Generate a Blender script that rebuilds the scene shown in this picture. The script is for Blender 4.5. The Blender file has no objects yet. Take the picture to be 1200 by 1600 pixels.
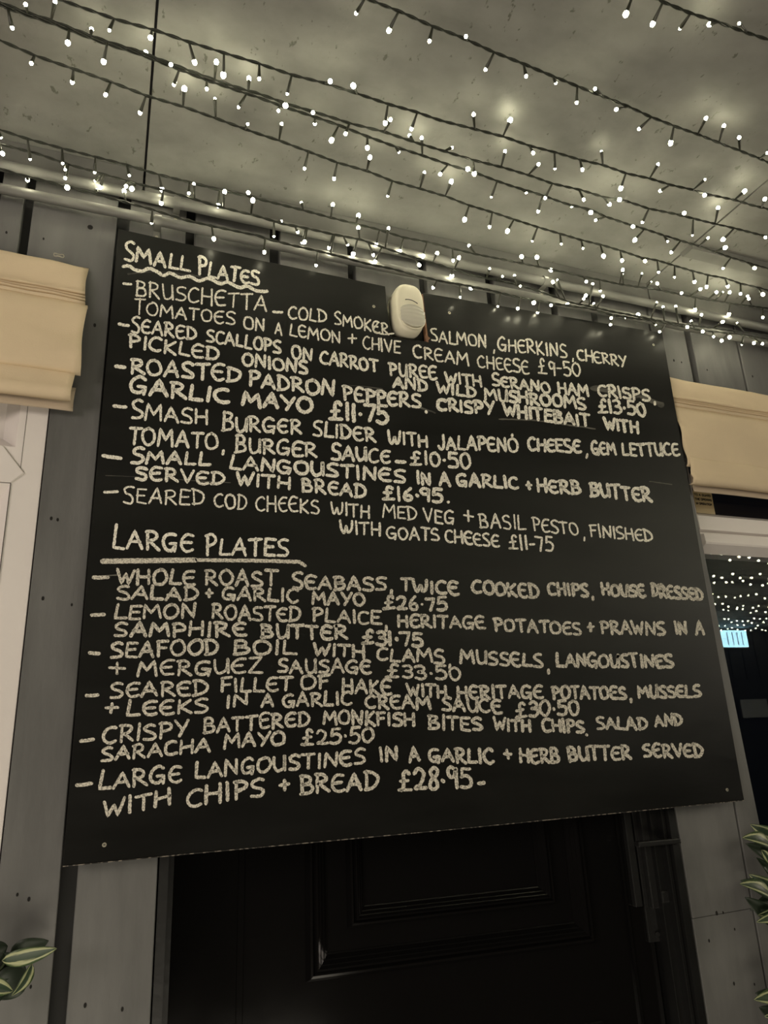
import bpy, bmesh, math, random
from mathutils import Vector, Matrix, noise
random.seed(7)
C = bpy.context.scene.collection
PI = math.pi

# ------------------------------------------------------------------ camera
FPX, PITCH, YAW, ROLL = 1109.5, .30593, .37362, -.04369
CAM = Vector((0, -1.15, 1.5))
cp, sp = math.cos(PITCH), math.sin(PITCH)
fw = Vector((math.sin(YAW)*cp, math.cos(YAW)*cp, sp))
r0 = Vector((math.cos(YAW), -math.sin(YAW), 0)); u0 = r0.cross(fw)
rt = math.cos(ROLL)*r0 + math.sin(ROLL)*u0
up = -math.sin(ROLL)*r0 + math.cos(ROLL)*u0
cam = bpy.data.cameras.new('camera'); co = bpy.data.objects.new('camera', cam); C.objects.link(co)
cam.sensor_fit = 'HORIZONTAL'; cam.sensor_width = 36; cam.lens = 36*FPX/1200; cam.clip_start = .02
M = Matrix((rt, up, -fw)).transposed().to_4x4(); M.translation = CAM; co.matrix_world = M
bpy.context.scene.camera = co
# ------------------------------------------------------------------ world and light
S = bpy.context.scene
S.view_settings.view_transform = 'Standard'; S.view_settings.look = 'None'
S.view_settings.gamma = 1; S.view_settings.use_curve_mapping = False; S.view_settings.exposure = .18
w = bpy.data.worlds.new('night'); S.world = w; w.use_nodes = True
w.node_tree.nodes['Background'].inputs[0].default_value = (.25, .3, .45, 1)
w.node_tree.nodes['Background'].inputs[1].default_value = .004
LED = 46.0                      # radiance of one fairy-light cap
LEDC = (1.0, .94, .66)
def area(name, loc, target, size, power, col, sy=None):
    l = bpy.data.lights.new(name, 'AREA'); l.energy = power; l.color = col
    l.shape = 'RECTANGLE'; l.size = size; l.size_y = sy or size
    o = bpy.data.objects.new(name, l); C.objects.link(o); o.location = loc
    o.rotation_euler = (Vector(target)-Vector(loc)).to_track_quat('-Z', 'Y').to_euler(); return o
area('fill_light', (3.7, -.95, 2.0), (.6, 0, 1.4), .5, 9, (1, .84, .74), .5)
area('fill_light', (-2.25, -2.0, 2.25), (.5, 0, 1.5), 1.1, 31, (1, .86, .76), 1.0)  # unseen fill added on the left to brighten lettering and planks
area('floor_bounce', (-.2, -1.5, .2), (-.2, -1.45, 2.5), 1.5, 23, (1, .90, .72))  # unseen upward light, added in place of floor bounce to lift the ceiling

CEIL = 2.518
# ------------------------------------------------------------------ helpers
def ray(x, y): return rt*(x-600) - up*(y-800) + fw*FPX
def at(x, y, Y=0.0):            # a point of a plane parallel to the wall
    d = ray(x, y); return CAM + d*((Y-CAM.y)/d.y)
def link(name, me, parent=None, m=None):
    o = bpy.data.objects.new(name, me); C.objects.link(o)
    if m and not me.materials: me.materials.append(m)
    if parent: o.parent = parent; o.matrix_parent_inverse = parent.matrix_world.inverted()
    return o
def empty(name, loc=(0, 0, 0)):
    o = bpy.data.objects.new(name, None); C.objects.link(o); o.location = loc
    o.matrix_world = Matrix.Translation(loc); o.empty_display_size = .05; return o
def tag(o, label=None, cat=None, group=None, kind=None):
    for k, v in (('label', label), ('category', cat), ('group', group), ('kind', kind)):
        if v: o[k] = v
    return o
class MB:
    def __init__(s): s.bm = bmesh.new()
    def box(s, x0, x1, y0, y1, z0, z1, bev=0):
        b = s.bm
        v = [b.verts.new(p) for p in ((x0,y0,z0),(x1,y0,z0),(x1,y1,z0),(x0,y1,z0),(x0,y0,z1),(x1,y0,z1),(x1,y1,z1),(x0,y1,z1))]
        fs = [b.faces.new([v[i] for i in q]) for q in ((0,3,2,1),(4,5,6,7),(0,1,5,4),(1,2,6,5),(2,3,7,6),(3,0,4,7))]
        if bev: bmesh.ops.bevel(b, geom=list({e for f in fs for e in f.edges}), offset=bev, segments=2, affect='EDGES', profile=.6)
        return s
    def prism(s, pts, y0, y1, bev=0):           # polygon in x,z (clockwise or not) through y0..y1
        b = s.bm; f = [b.verts.new((p[0], y0, p[1])) for p in pts]; k = [b.verts.new((p[0], y1, p[1])) for p in pts]
        n = len(pts); fs = [b.faces.new(f), b.faces.new(k[::-1])]
        for i in range(n): fs.append(b.faces.new((f[i], k[i], k[(i+1) % n], f[(i+1) % n])))
        bmesh.ops.recalc_face_normals(b, faces=fs)
        if bev: bmesh.ops.bevel(b, geom=list(fs[0].edges), offset=bev, segments=1, affect='EDGES')
        return s
    def extrude_x(s, prof, x0, x1, mit0=0, mit1=0):     # profile in y,z run along x
        b = s.bm; n = len(prof)
        a = [b.verts.new((x0, p[0], p[1])) for p in prof]; c = [b.verts.new((x1, p[0], p[1])) for p in prof]
        for i in range(n): b.faces.new((a[i], a[(i+1) % n], c[(i+1) % n], c[i]))
        b.faces.new(a[::-1]); b.faces.new(c); bmesh.ops.recalc_face_normals(b, faces=b.faces[:]); return s
    def tube(s, pts, r, seg=8, cap=True):
        b = s.bm; rings = []
        pts = [Vector(p) for p in pts]; n = len(pts); prev = None
        for i, p in enumerate(pts):
            t = (pts[min(i+1, n-1)]-pts[max(i-1, 0)]).normalized()
            if prev is None:
                a = Vector((0, 0, 1)) if abs(t.z) < .9 else Vector((1, 0, 0)); nn = t.cross(a).normalized()
            else: nn = (prev - t*prev.dot(t)).normalized()
            prev = nn; bb = t.cross(nn); rr = r[i] if isinstance(r, (list, tuple)) else r
            rings.append([b.verts.new(p + (nn*math.cos(2*PI*k/seg)+bb*math.sin(2*PI*k/seg))*rr) for k in range(seg)])
        for i in range(n-1):
            for k in range(seg):
                f = b.faces.new((rings[i][k], rings[i][(k+1) % seg], rings[i+1][(k+1) % seg], rings[i+1][k])); f.smooth = True
        if cap: b.faces.new(rings[0][::-1]); b.faces.new(rings[-1])
        return s
    def done(s, name, m, parent=None, smooth=False):
        me = bpy.data.meshes.new(name); s.bm.normal_update()
        if smooth:
            for f in s.bm.faces: f.smooth = True
        s.bm.to_mesh(me); s.bm.free(); return link(name, me, parent, m)

# ------------------------------------------------------------------ materials
def mat(name, col, rough=.6, bump=0, bscale=60, var=0, vscale=5, stretch=(1, 1, 1), metal=0, emis=None, estr=0, col2=None,
        spots=0, sscale=40, scol=(.01, .01, .01), lo=.35, hi=.65, spec=.5, rvar=0, sstretch=(1, 1, 1), coat=0):
    m = bpy.data.materials.new(name); m.use_nodes = True; nt = m.node_tree; N = nt.nodes; L = nt.links
    p = N['Principled BSDF']; p.inputs['Roughness'].default_value = rough; p.inputs['Metallic'].default_value = metal
    p.inputs['Specular IOR Level'].default_value = spec; p.inputs['Base Color'].default_value = (*col, 1)
    if coat: p.inputs['Coat Weight'].default_value = coat; p.inputs['Coat Roughness'].default_value = .08
    if emis: p.inputs['Emission Color'].default_value = (*emis, 1); p.inputs['Emission Strength'].default_value = estr
    tc = N.new('ShaderNodeTexCoord'); mp = N.new('ShaderNodeMapping'); mp.inputs['Scale'].default_value = stretch
    L.new(tc.outputs['Object'], mp.inputs[0])
    def nz(sc, det=4, vec=None, rgh=.55):
        n = N.new('ShaderNodeTexNoise'); n.inputs['Scale'].default_value = sc; n.inputs['Detail'].default_value = det
        n.inputs['Roughness'].default_value = rgh; L.new((vec or mp).outputs[0], n.inputs['Vector']); return n
    def ramp(src, a, b):
        r = N.new('ShaderNodeMapRange'); r.inputs[1].default_value = a; r.inputs[2].default_value = b; L.new(src, r.inputs[0]); return r.outputs[0]
    def mix(fac, a, b):
        x = N.new('ShaderNodeMix'); x.data_type = 'RGBA'
        L.new(fac, x.inputs[0])
        for s, v in ((6, a), (7, b)):
            if isinstance(v, tuple): x.inputs[s].default_value = (*v, 1)
            else: L.new(v, x.inputs[s])
        return x.outputs[2]
    out = None
    if var or col2:
        c2 = col2 or tuple(c*(1-var) for c in col)
        out = mix(ramp(nz(vscale, 5).outputs[0], lo, hi), col, c2); L.new(out, p.inputs['Base Color'])
    if spots:
        mp2 = N.new('ShaderNodeMapping'); mp2.inputs['Scale'].default_value = sstretch; L.new(tc.outputs['Object'], mp2.inputs[0])
        f = ramp(nz(sscale, 3, mp2, .6).outputs[0], spots, spots+.05)
        out = mix(f, out if out else col, scol); L.new(out, p.inputs['Base Color'])
    if rvar:
        r = N.new('ShaderNodeMapRange'); L.new(nz(vscale*1.3, 4).outputs[0], r.inputs[0])
        r.inputs[1].default_value = .3; r.inputs[2].default_value = .7; r.inputs[3].default_value = rough-rvar; r.inputs[4].default_value = rough+rvar
        L.new(r.outputs[0], p.inputs['Roughness'])
    if bump:
        b = N.new('ShaderNodeBump'); b.inputs['Strength'].default_value = bump; b.inputs['Distance'].default_value = .002
        L.new(nz(bscale, 5).outputs[0], b.inputs['Height']); L.new(b.outputs[0], p.inputs['Normal'])
    return m
m_plank = mat('grey_paint', (.165, .165, .16), .55, .6, 40, .38, 11, (1, 1, .2), spots=.72, sscale=30, scol=(.05, .045, .04), sstretch=(1, 1, .3))
m_gap = mat('gap_dark', (.02, .02, .02), .8)
m_ceil = mat('ceiling_paint', (.27, .27, .25), .6, .8, 30, .36, 9, (1, 1.4, 1), spots=.655, sscale=55, scol=(.12, .12, .10), sstretch=(1.5, .8, 1), lo=.3, hi=.75)
m_board = mat('blackboard_paint', (.0055, .0055, .005), .36, .08, 90, 0, 6, (.35, 1, 1.6), col2=(.012, .012, .0108), lo=.4, hi=.75, rvar=.07, spec=.24)
m_raw = mat('worn_board_edge', (.20, .175, .145), .8, .3, 200, 0, 160, col2=(.015, .014, .012), lo=.42, hi=.52)
m_wood = mat('raw_wood', (.36, .19, .11), .8, .3, 200, .5, 40)
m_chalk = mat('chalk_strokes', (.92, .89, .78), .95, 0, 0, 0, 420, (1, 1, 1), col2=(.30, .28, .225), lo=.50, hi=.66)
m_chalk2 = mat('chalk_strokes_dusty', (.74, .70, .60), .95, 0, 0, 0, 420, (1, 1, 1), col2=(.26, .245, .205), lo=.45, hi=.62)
m_pipe = mat('painted_pipe', (.19, .19, .175), .45, .2, 60, .2, 12)
m_white = mat('white_upvc', (.82, .77, .74), .3, .05, 100, .06, 4, spec=.5)
m_groove = mat('frame_seal', (.10, .09, .085), .6)
m_blind = mat('cream_cotton', (.74, .60, .41), .85, .25, 380, .1, 5)
m_blindhem = mat('cream_cotton_lining', (.52, .42, .31), .85, .25, 380, .1, 5)
m_door = mat('black_gloss_paint', (.005, .0047, .0047), .14, .12, 10, 0, 3, rvar=.04, spec=.28)
m_frameblk = mat('black_frame_paint', (.006, .006, .006), .4, .3, 40)
m_iron = mat('black_iron', (.02, .02, .02), .35, .4, 120, metal=.3)
m_plastic = mat('white_sensor_plastic', (.74, .70, .55), .38, .03, 100)
m_lens = mat('sensor_lens', (.52, .50, .42), .25, 0, spec=.6)
m_slit = mat('sensor_slit', (.03, .03, .03), .5)
m_wire = mat('dark_green_cable', (.018, .021, .014), .45)
m_wood2 = mat('stem_plastic', (.030, .032, .022), .35)
m_led = mat('led_cap', (.8, .8, .7), .3, emis=LEDC, estr=LED)
m_zinc = mat('screw_zinc', (.45, .42, .34), .45, metal=.8)
m_hole = mat('screw_hole', (.01, .009, .008), .9)
m_far = mat('far_wall_paint', (.022, .024, .03), .6, .2, 20, .3, 5)
m_floor = mat('floor_boards', (.06, .045, .035), .5, .2, 30, .4, 4)
m_green = None
def glass():
    m = bpy.data.materials.new('window_glass'); m.use_nodes = True; p = m.node_tree.nodes['Principled BSDF']
    p.inputs['Base Color'].default_value = (.9, .93, .95, 1); p.inputs['Transmission Weight'].default_value = 1
    p.inputs['Roughness'].default_value = .0; p.inputs['IOR'].default_value = 1.52; return m
m_glass = glass()
def leafmat():
    m = bpy.data.materials.new('variegated_leaf'); m.use_nodes = True; nt = m.node_tree; N = nt.nodes; L = nt.links
    p = N['Principled BSDF']; p.inputs['Roughness'].default_value = .45
    uv = N.new('ShaderNodeUVMap'); uv.uv_map = 'UVMap'; sx = N.new('ShaderNodeSeparateXYZ'); L.new(uv.outputs[0], sx.inputs[0])
    n = N.new('ShaderNodeTexNoise'); n.inputs['Scale'].default_value = 3; mp = N.new('ShaderNodeMapping'); mp.inputs['Scale'].default_value = (3.2, .8, 1)
    L.new(uv.outputs[0], mp.inputs[0]); L.new(mp.outputs[0], n.inputs[0])
    a = N.new('ShaderNodeMath'); a.operation = 'SUBTRACT'; L.new(sx.outputs[0], a.inputs[0]); a.inputs[1].default_value = .5
    b = N.new('ShaderNodeMath'); b.operation = 'ABSOLUTE'; L.new(a.outputs[0], b.inputs[0])
    c = N.new('ShaderNodeMath'); c.operation = 'MULTIPLY_ADD'; L.new(n.outputs[0], c.inputs[0]); c.inputs[1].default_value = .35; L.new(b.outputs[0], c.inputs[2])
    r = N.new('ShaderNodeValToRGB'); e = r.color_ramp.elements; e[0].position = .36; e[0].color = (.03, .055, .028, 1); e[1].position = .42; e[1].color = (.40, .42, .23, 1)
    x = e.new(.56); x.color = (.40, .42, .23, 1); x = e.new(.60); x.color = (.05, .085, .03, 1)
    L.new(c.outputs[0], r.inputs[0]); L.new(r.outputs[0], p.inputs['Base Color']); return m
m_leaf = leafmat()
m_dleaf = mat('dark_leaf', (.02, .035, .018), .5, .2, 60, .4, 20)
m_stem = mat('leaf_stem', (.04, .06, .02), .6)

# ------------------------------------------------------------------ setting: room shell
fl = tag(MB().box(-3, 9, -5.2, .3, -.1, 0).done('floor', m_floor), kind='structure')
wl = tag(MB().box(-3.1, -3, -5.2, .3, 0, CEIL+.2).done('wall_left', m_far), kind='structure')
wr = tag(MB().box(9, 9.1, -5.2, .3, 0, CEIL+.2).done('wall_right', m_far), kind='structure')
YB = -5.0
wf = tag(MB().box(-3, 9, YB-.1, YB-.02, 0, CEIL+.2).done('wall_front', m_far), kind='structure')
for i in range(24):                       # planks of the opposite wall, seen mirrored in the window
    x0 = 4.2+i*.2
    z0 = 1.95 if 5.75 < x0 < 7.1 else 0.0
    MB().box(x0, x0+.185, YB-.02, YB, z0+.001, CEIL).done('plank', m_far, wf)
# ceiling with its sheets
ce = tag(MB().box(-3, 9, -5.2, .3, CEIL+.012, CEIL+.1).done('ceiling', m_gap), kind='structure')
xs = [-3.6, -2.32, -1.16, 0.0, 1.155, 2.32, 3.48, 4.64, 5.8, 6.96, 8.12, 9.3]
for i in range(1, 11):
    for (y0, y1) in ((-5.1, -2.45), (-2.446, .02)):
        x0, x1 = xs[i]+.002, xs[i+1]-.002
        if i >= 4 and y1 > 0: y1 = -.152
        MB().box(x0, min(x1, 8.99), y0, y1, CEIL, CEIL+.012, .0008).done('ceiling_panel', m_ceil, ce)
for i in range(4, 11):                     # narrow make-up sheets between the strip and the wall
    MB().box(xs[i]+.002, min(xs[i+1]-.002, 8.99), -.135, .02, CEIL, CEIL+.012, .0008).done('ceiling_panel', m_ceil, ce)
t1 = MB().extrude_x([(-.165, CEIL), (-.163, CEIL-.013), (-.134, CEIL-.013), (-.129, CEIL)], 1.150, 8.9).done('trim_1', m_pipe)
tag(t1, kind='structure')

for (x0, x1) in ((-2.99, -1.162), (-1.158, -.002), (.002, 1.153), (1.157, 8.99)):
    f_ = MB().box(x0, x1, -.012, -.0005, 2.462, CEIL-.0006, .001).done('fascia_board', mat('fascia', (.16, .16, .15), .5, .4, 30, .3, 8) if x0 < -2 else bpy.data.materials['fascia'], None)
    tag(f_, kind='structure'); f_.name = 'trim_2'
# wall behind the board: backing + planks
wb = MB()
wb.box(-3, -1.35, .03, .12, 0, CEIL+.1); wb.box(-1.35, -.105, .02, .12, 2.24, CEIL+.1)   # over the left window
wb.box(-.105, .085, .018, .12, 0, CEIL+.1); wb.box(.085, 1.006, .018, .12, 2.12, CEIL+.1)
wb.box(1.006, 1.19, .018, .12, 0, CEIL+.1); wb.box(1.19, 3.2, .018, .12, 2.24, CEIL+.1); wb.box(3.2, 9, .018, .12, 0, CEIL+.1)
wb.box(1.19, 3.2, .018, .12, 0, .75)
wall = tag(wb.done('wall_back', m_gap), kind='structure')
def plank(x0, x1, z0, z1, dx=0, y=0):
    o = MB().prism([(x0, z0), (x1, z0), (x1+dx, z1), (x0+dx, z1)], y, y+.018, .0015).done('plank', m_plank, wall)
    # nail heads / knots
    return o
top = 2.4995
edges = [-3.0, -2.7, -2.53, -2.37, -2.2, -2.04, -1.88, -1.71, -1.55, -1.39]
for i in range(len(edges)-1): plank(edges[i], edges[i+1]-.016, .01, top)
for x in (-1.37, -1.21, -1.05, -.885, -.72, -.56, -.39): plank(x, x+.15, 2.24, top)
plank(-.23+.002, -.192, 2.24, top)
MB().prism([(-.1155, .01), (-.041, .01), (-.041, top), (-.177, top), (-.177, 2.24), (-.1155, 2.24)], 0, .018, .001).done('plank', m_plank, wall)
MB().prism([(-.0195, .01), (.0865, .01), (.0845, 1.4), (.0785, top), (-.0195, top)], 0, .018, .001).done('plank', m_plank, wall)
for a, b in ((.096, .237), (.257, .396), (.412, .553), (.571, .713), (.733, .876), (.893, .985)): plank(a, b, 2.14, top)
MB().prism([(1.008, .01), (1.1505, .01), (1.1505, 1.1665), (1.010, 1.1655)], 0, .018, .0004).done('plank', m_plank, wall)
MB().prism([(1.011, 1.1662), (1.1505, 1.1672), (1.1505, top), (1.0, top)], .0002, .018, .0004).done('plank', m_plank, wall)
MB().prism([(1.1555, .01), (1.212, .01), (1.208, 1.30), (1.188, 2.06), (1.1555, 2.06)], 0, .018, .001).done('plank', m_plank, wall)
plank(1.1555, 1.258, 2.07, top); plank(1.277, 1.424, 2.24, top); plank(1.430, 1.58, 2.24, top)
for i in range(12): plank(1.6+i*.163, 1.6+i*.163+.147, 2.24, top)
for i in range(33): plank(3.56+i*.163, 3.56+i*.163+.147, .01, top)
for i in range(12): plank(1.215+i*.163, 1.215+i*.163+.147, .01, .75)
# screw / nail holes seen in the planks
def hole(px, py, r=.0022, long=1.6):
    p = at(px, py, -.0004); b = MB(); b.prism([(p.x+r*math.cos(a*PI/4), p.z+r*long*math.sin(a*PI/4)) for a in range(8)], -.0006, .004)
    b.done('nail_hole', m_hole, wall)
for q in ((10, 363), (68, 373), (67, 935), (112, 945), (133, 1571), (191, 1577), (48, 1542), (1147, 1537), (1179, 1538),
          (1108, 1470), (1148, 1452), (27, 1398), (45, 1405), (1053, 563), (1065, 566), (1105, 578), (1176, 588), (148, 508), (80, 810), (90, 812), (1120, 1427), (1130, 1426)): hole(*q, r=random.uniform(.0014, .0024))
hole(141, 355, .0048, 1)

# ------------------------------------------------------------------ door behind the board (slab turned slightly in its deep frame)
door = tag(empty('door_1', (.55, .1, 0)), kind='structure')
fr = MB(); fr.box(.0872, .100, .004, .19, .0, 2.14); fr.box(.095, .115, .085, .19, 0, 2.1)
fr.done('door_frame', m_frameblk, door)
fr = MB(); fr.box(.990, 1.0065, .0, .10, 0, 2.14, .001); fr.box(.966, .990, .022, .10, 0, 2.1, .002); fr.box(.981, .9895, .008, .03, 0, 2.1, .002)
fr.done('door_frame', m_frameblk, door)
MB().box(.095, .99, .0, .19, 2.1, 2.135).done('door_frame', m_frameblk, door)
ANG = math.radians(5)
dm = Matrix.Translation((.96, .05, 0)) @ Matrix.Rotation(-ANG, 4, 'Z')
# door-local: x from -.85 (hinge) to 0 (latch), y into the wall. shift so front face is y=0
def dfin(b, name, m, parent=door, smooth=False):
    bmesh.ops.transform(b.bm, matrix=dm, verts=b.bm.verts); return b.done(name, m, parent, smooth)
def dat(px, py):
    d = ray(px, py); inv = dm.inverted(); o = inv @ CAM; dd = inv.to_3x3() @ d; t = -o.y/dd.y; p = o+dd*t; return p.x, p.z
b = MB(); b.box(-.855, 0, 0, .04, .02, 2.08, .001)
slab = dfin(b, 'door_slab', m_door)
def ring(x0, x1, z0, z1, wdt, name):
    prof = [(0, 0), (.0, .004), (.16, .013), (.26, .014), (.34, .010), (.42, .016), (.50, .016), (.60, .0125), (.64, .0122), (.76, .0075), (.80, .0072), (.94, .0015), (1, .001), (1, 0)]
    b = MB(); bm = b.bm; loops = []
    for (t, h) in prof:
        o = t*wdt; loops.append([bm.verts.new((x, -h, z)) for x, z in ((x0+o, z0+o), (x1-o, z0+o), (x1-o, z1-o), (x0+o, z1-o))])
    for i in range(len(prof)-1):
        for k in range(4): bm.faces.new((loops[i][k], loops[i][(k+1) % 4], loops[i+1][(k+1) % 4], loops[i+1][k]))
    bmesh.ops.recalc_face_normals(bm, faces=bm.faces[:])
    return dfin(b, name, m_door)
a0 = dat(478, 1532); a1 = dat(928, 1474); b0 = dat(543, 1449); b1 = dat(866, 1412)
zo = (a0[1]+a1[1])/2; zi = (b0[1]+b1[1])/2
ring(a0[0], a1[0], zo, 1.98, .036, 'panel_moulding'); ring(b0[0], b1[0], zi, 1.91, .030, 'panel_moulding')
ring(a0[0], a1[0], .2, zo-.12, .036, 'panel_moulding'); ring(a0[0]+.065, a1[0]-.065, .27, zo-.19, .030, 'panel_moulding')
b = MB(); b.box(-.745, -.735, -.004, 0, .03, 2.07, .001); b.box(-.052, -.047, -.006, .001, .03, 2.07, .001)
dfin(b, 'slab_bead', m_door)
# rim bolt on the latch side
bx0, bz0 = dat(1005, 1290); bx1, bz1 = dat(1040, 1468)
bolt = MB(); bolt.box(bx1-.038, bx1-.006, -.006, 0, bz1, 1.40, .0015)
bolt = dfin(bolt, 'bolt_plate', m_iron)
b = MB(); b.box(bx1-.030, bx1-.012, -.018, -.006, bz1+.055, 1.40, .003); dfin(b, 'bolt_bar', m_iron, bolt)
for z in (bz1+.012, bz1+.11): 
    b = MB(); b.tube([(bx1-.021, -.0058, z), (bx1-.021, -.0095, z)], .0045, 10); dfin(b, 'bolt_screw', m_iron, bolt)
hx0, hz0 = dat(972, 1314); hx1, hz1 = dat(1036, 1308)
b = MB(); b.box(hx0, hx1, -.052, -.038, hz0-.005, hz0+.004, .002); b.box(hx1-.03, hx1, -.04, -.006, hz0-.005, hz0+.004, .002)
dfin(b, 'bolt_handle', m_iron, bolt)
b = MB(); b.box(bx1-.014, bx1+.012, -.028, -.006, bz1+.065, bz1+.085, .003); dfin(b, 'bolt_keep', m_iron, bolt)
b = MB(); b.box(bx1-.06, bx1-.045, -.012, 0, bz1+.06, 1.42, .002); dfin(b, 'latch_strip', m_iron, bolt)
# dark backing so nothing shows round the slab
MB().box(.08, 1.0, .2, .21, 0, 2.15).done('door_backing', m_gap, door)

# ------------------------------------------------------------------ left window
def bead(b, x0, x1, z0, z1, wd, ya, yb):   # sloping glazing bead round an opening
    bm = b.bm; o = [bm.verts.new((x, ya, z)) for x, z in ((x0, z0), (x1, z0), (x1, z1), (x0, z1))]
    i = [bm.verts.new((x, yb, z)) for x, z in ((x0+wd, z0+wd), (x1-wd, z0+wd), (x1-wd, z1-wd), (x0+wd, z1-wd))]
    for k in range(4): bm.faces.new((o[k], o[(k+1) % 4], i[(k+1) % 4], i[k]))
w1 = tag(empty('window_1', (-.7, .05, .1)), kind='structure')
b = MB(); b.box(-.159, -.1175, .004, .07, .1, 2.235, .001); b.box(-1.34, -1.29, .004, .07, .1, 2.235, .001); b.box(-.20, -.1585, .004, .07, 1.895, 1.9535)
b.box(-1.29, -.159, .004, .07, 2.19, 2.235, .001); b.box(-1.29, -.159, .004, .07, .1, .16, .001)
b.done('window_frame', m_white, w1)
b = MB(); b.prism([(-1.29, 1.953), (-.176, 1.953), (-.142, 1.911), (-.1585, 1.894), (-1.29, 1.894)], .0005, .07, .001); b.done('transom', m_white, w1)
b = MB(); bead(b, -1.29, -.159, .16, 1.893, .019, .004, .034); bead(b, -1.29, -.1585, 1.953, 2.19, .024, .006, .034)
bmesh.ops.recalc_face_normals(b.bm, faces=b.bm.faces[:]); b.done('glazing_bead', m_white, w1)
MB().box(-.1595, -.1588, .0015, .006, .16, 1.893).done('frame_seal', m_groove, w1)
MB().box(-.1485, -.1480, .0032, .006, 1.915, 2.2).done('frame_seal', m_groove, w1)
b = MB(); b.box(-1.285, -.162, .033, .040, .165, 2.185); b.done('infill_panel', m_white, w1)

# ------------------------------------------------------------------ right window with mirror-like night glass
w2 = tag(empty('window_2', (2, .05, .75)), kind='structure')
b = MB(); b.box(1.196, 1.233, .04, .10, .76, 2.235, .001); b.box(3.15, 3.195, .04, .1, .76, 2.235, .001); b.box(1.196, 3.195, .04, .1, 2.2, 2.235); b.box(1.196, 3.195, .04, .1, .75, .79, .001)
b.done('window_frame', m_white, w2)
b = MB(); b.extrude_x([(.054, 1.962), (.040, 1.952), (.038, 1.918), (.046, 1.914), (.046, 1.908), (.030, 1.905), (.028, 1.886), (.030, 1.882), (.058, 1.866), (.1, 1.866), (.1, 1.962)], 1.2332, 3.15)
b.done('transom', m_white, w2)
b = MB(); bead(b, 1.2335, 3.15, 1.952, 2.2, .010, .04, .056); bmesh.ops.recalc_face_normals(b.bm, faces=b.bm.faces[:]); b.done('glazing_bead', m_white, w2)
b = MB(); b.box(1.2335, 3.15, .057, .063, 1.955, 2.2); b.done('pane', m_glass, w2)
b = MB(); b.box(1.2335, 3.15, .057, .063, .79, 1.866); b.done('pane', m_glass, w2)
sk = MB().box(1.2455, 1.306, .0555, .0567, 1.9635, 2.06).done('sticker', mat('sticker_tan', (.60, .47, .25), .5), w2)

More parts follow.
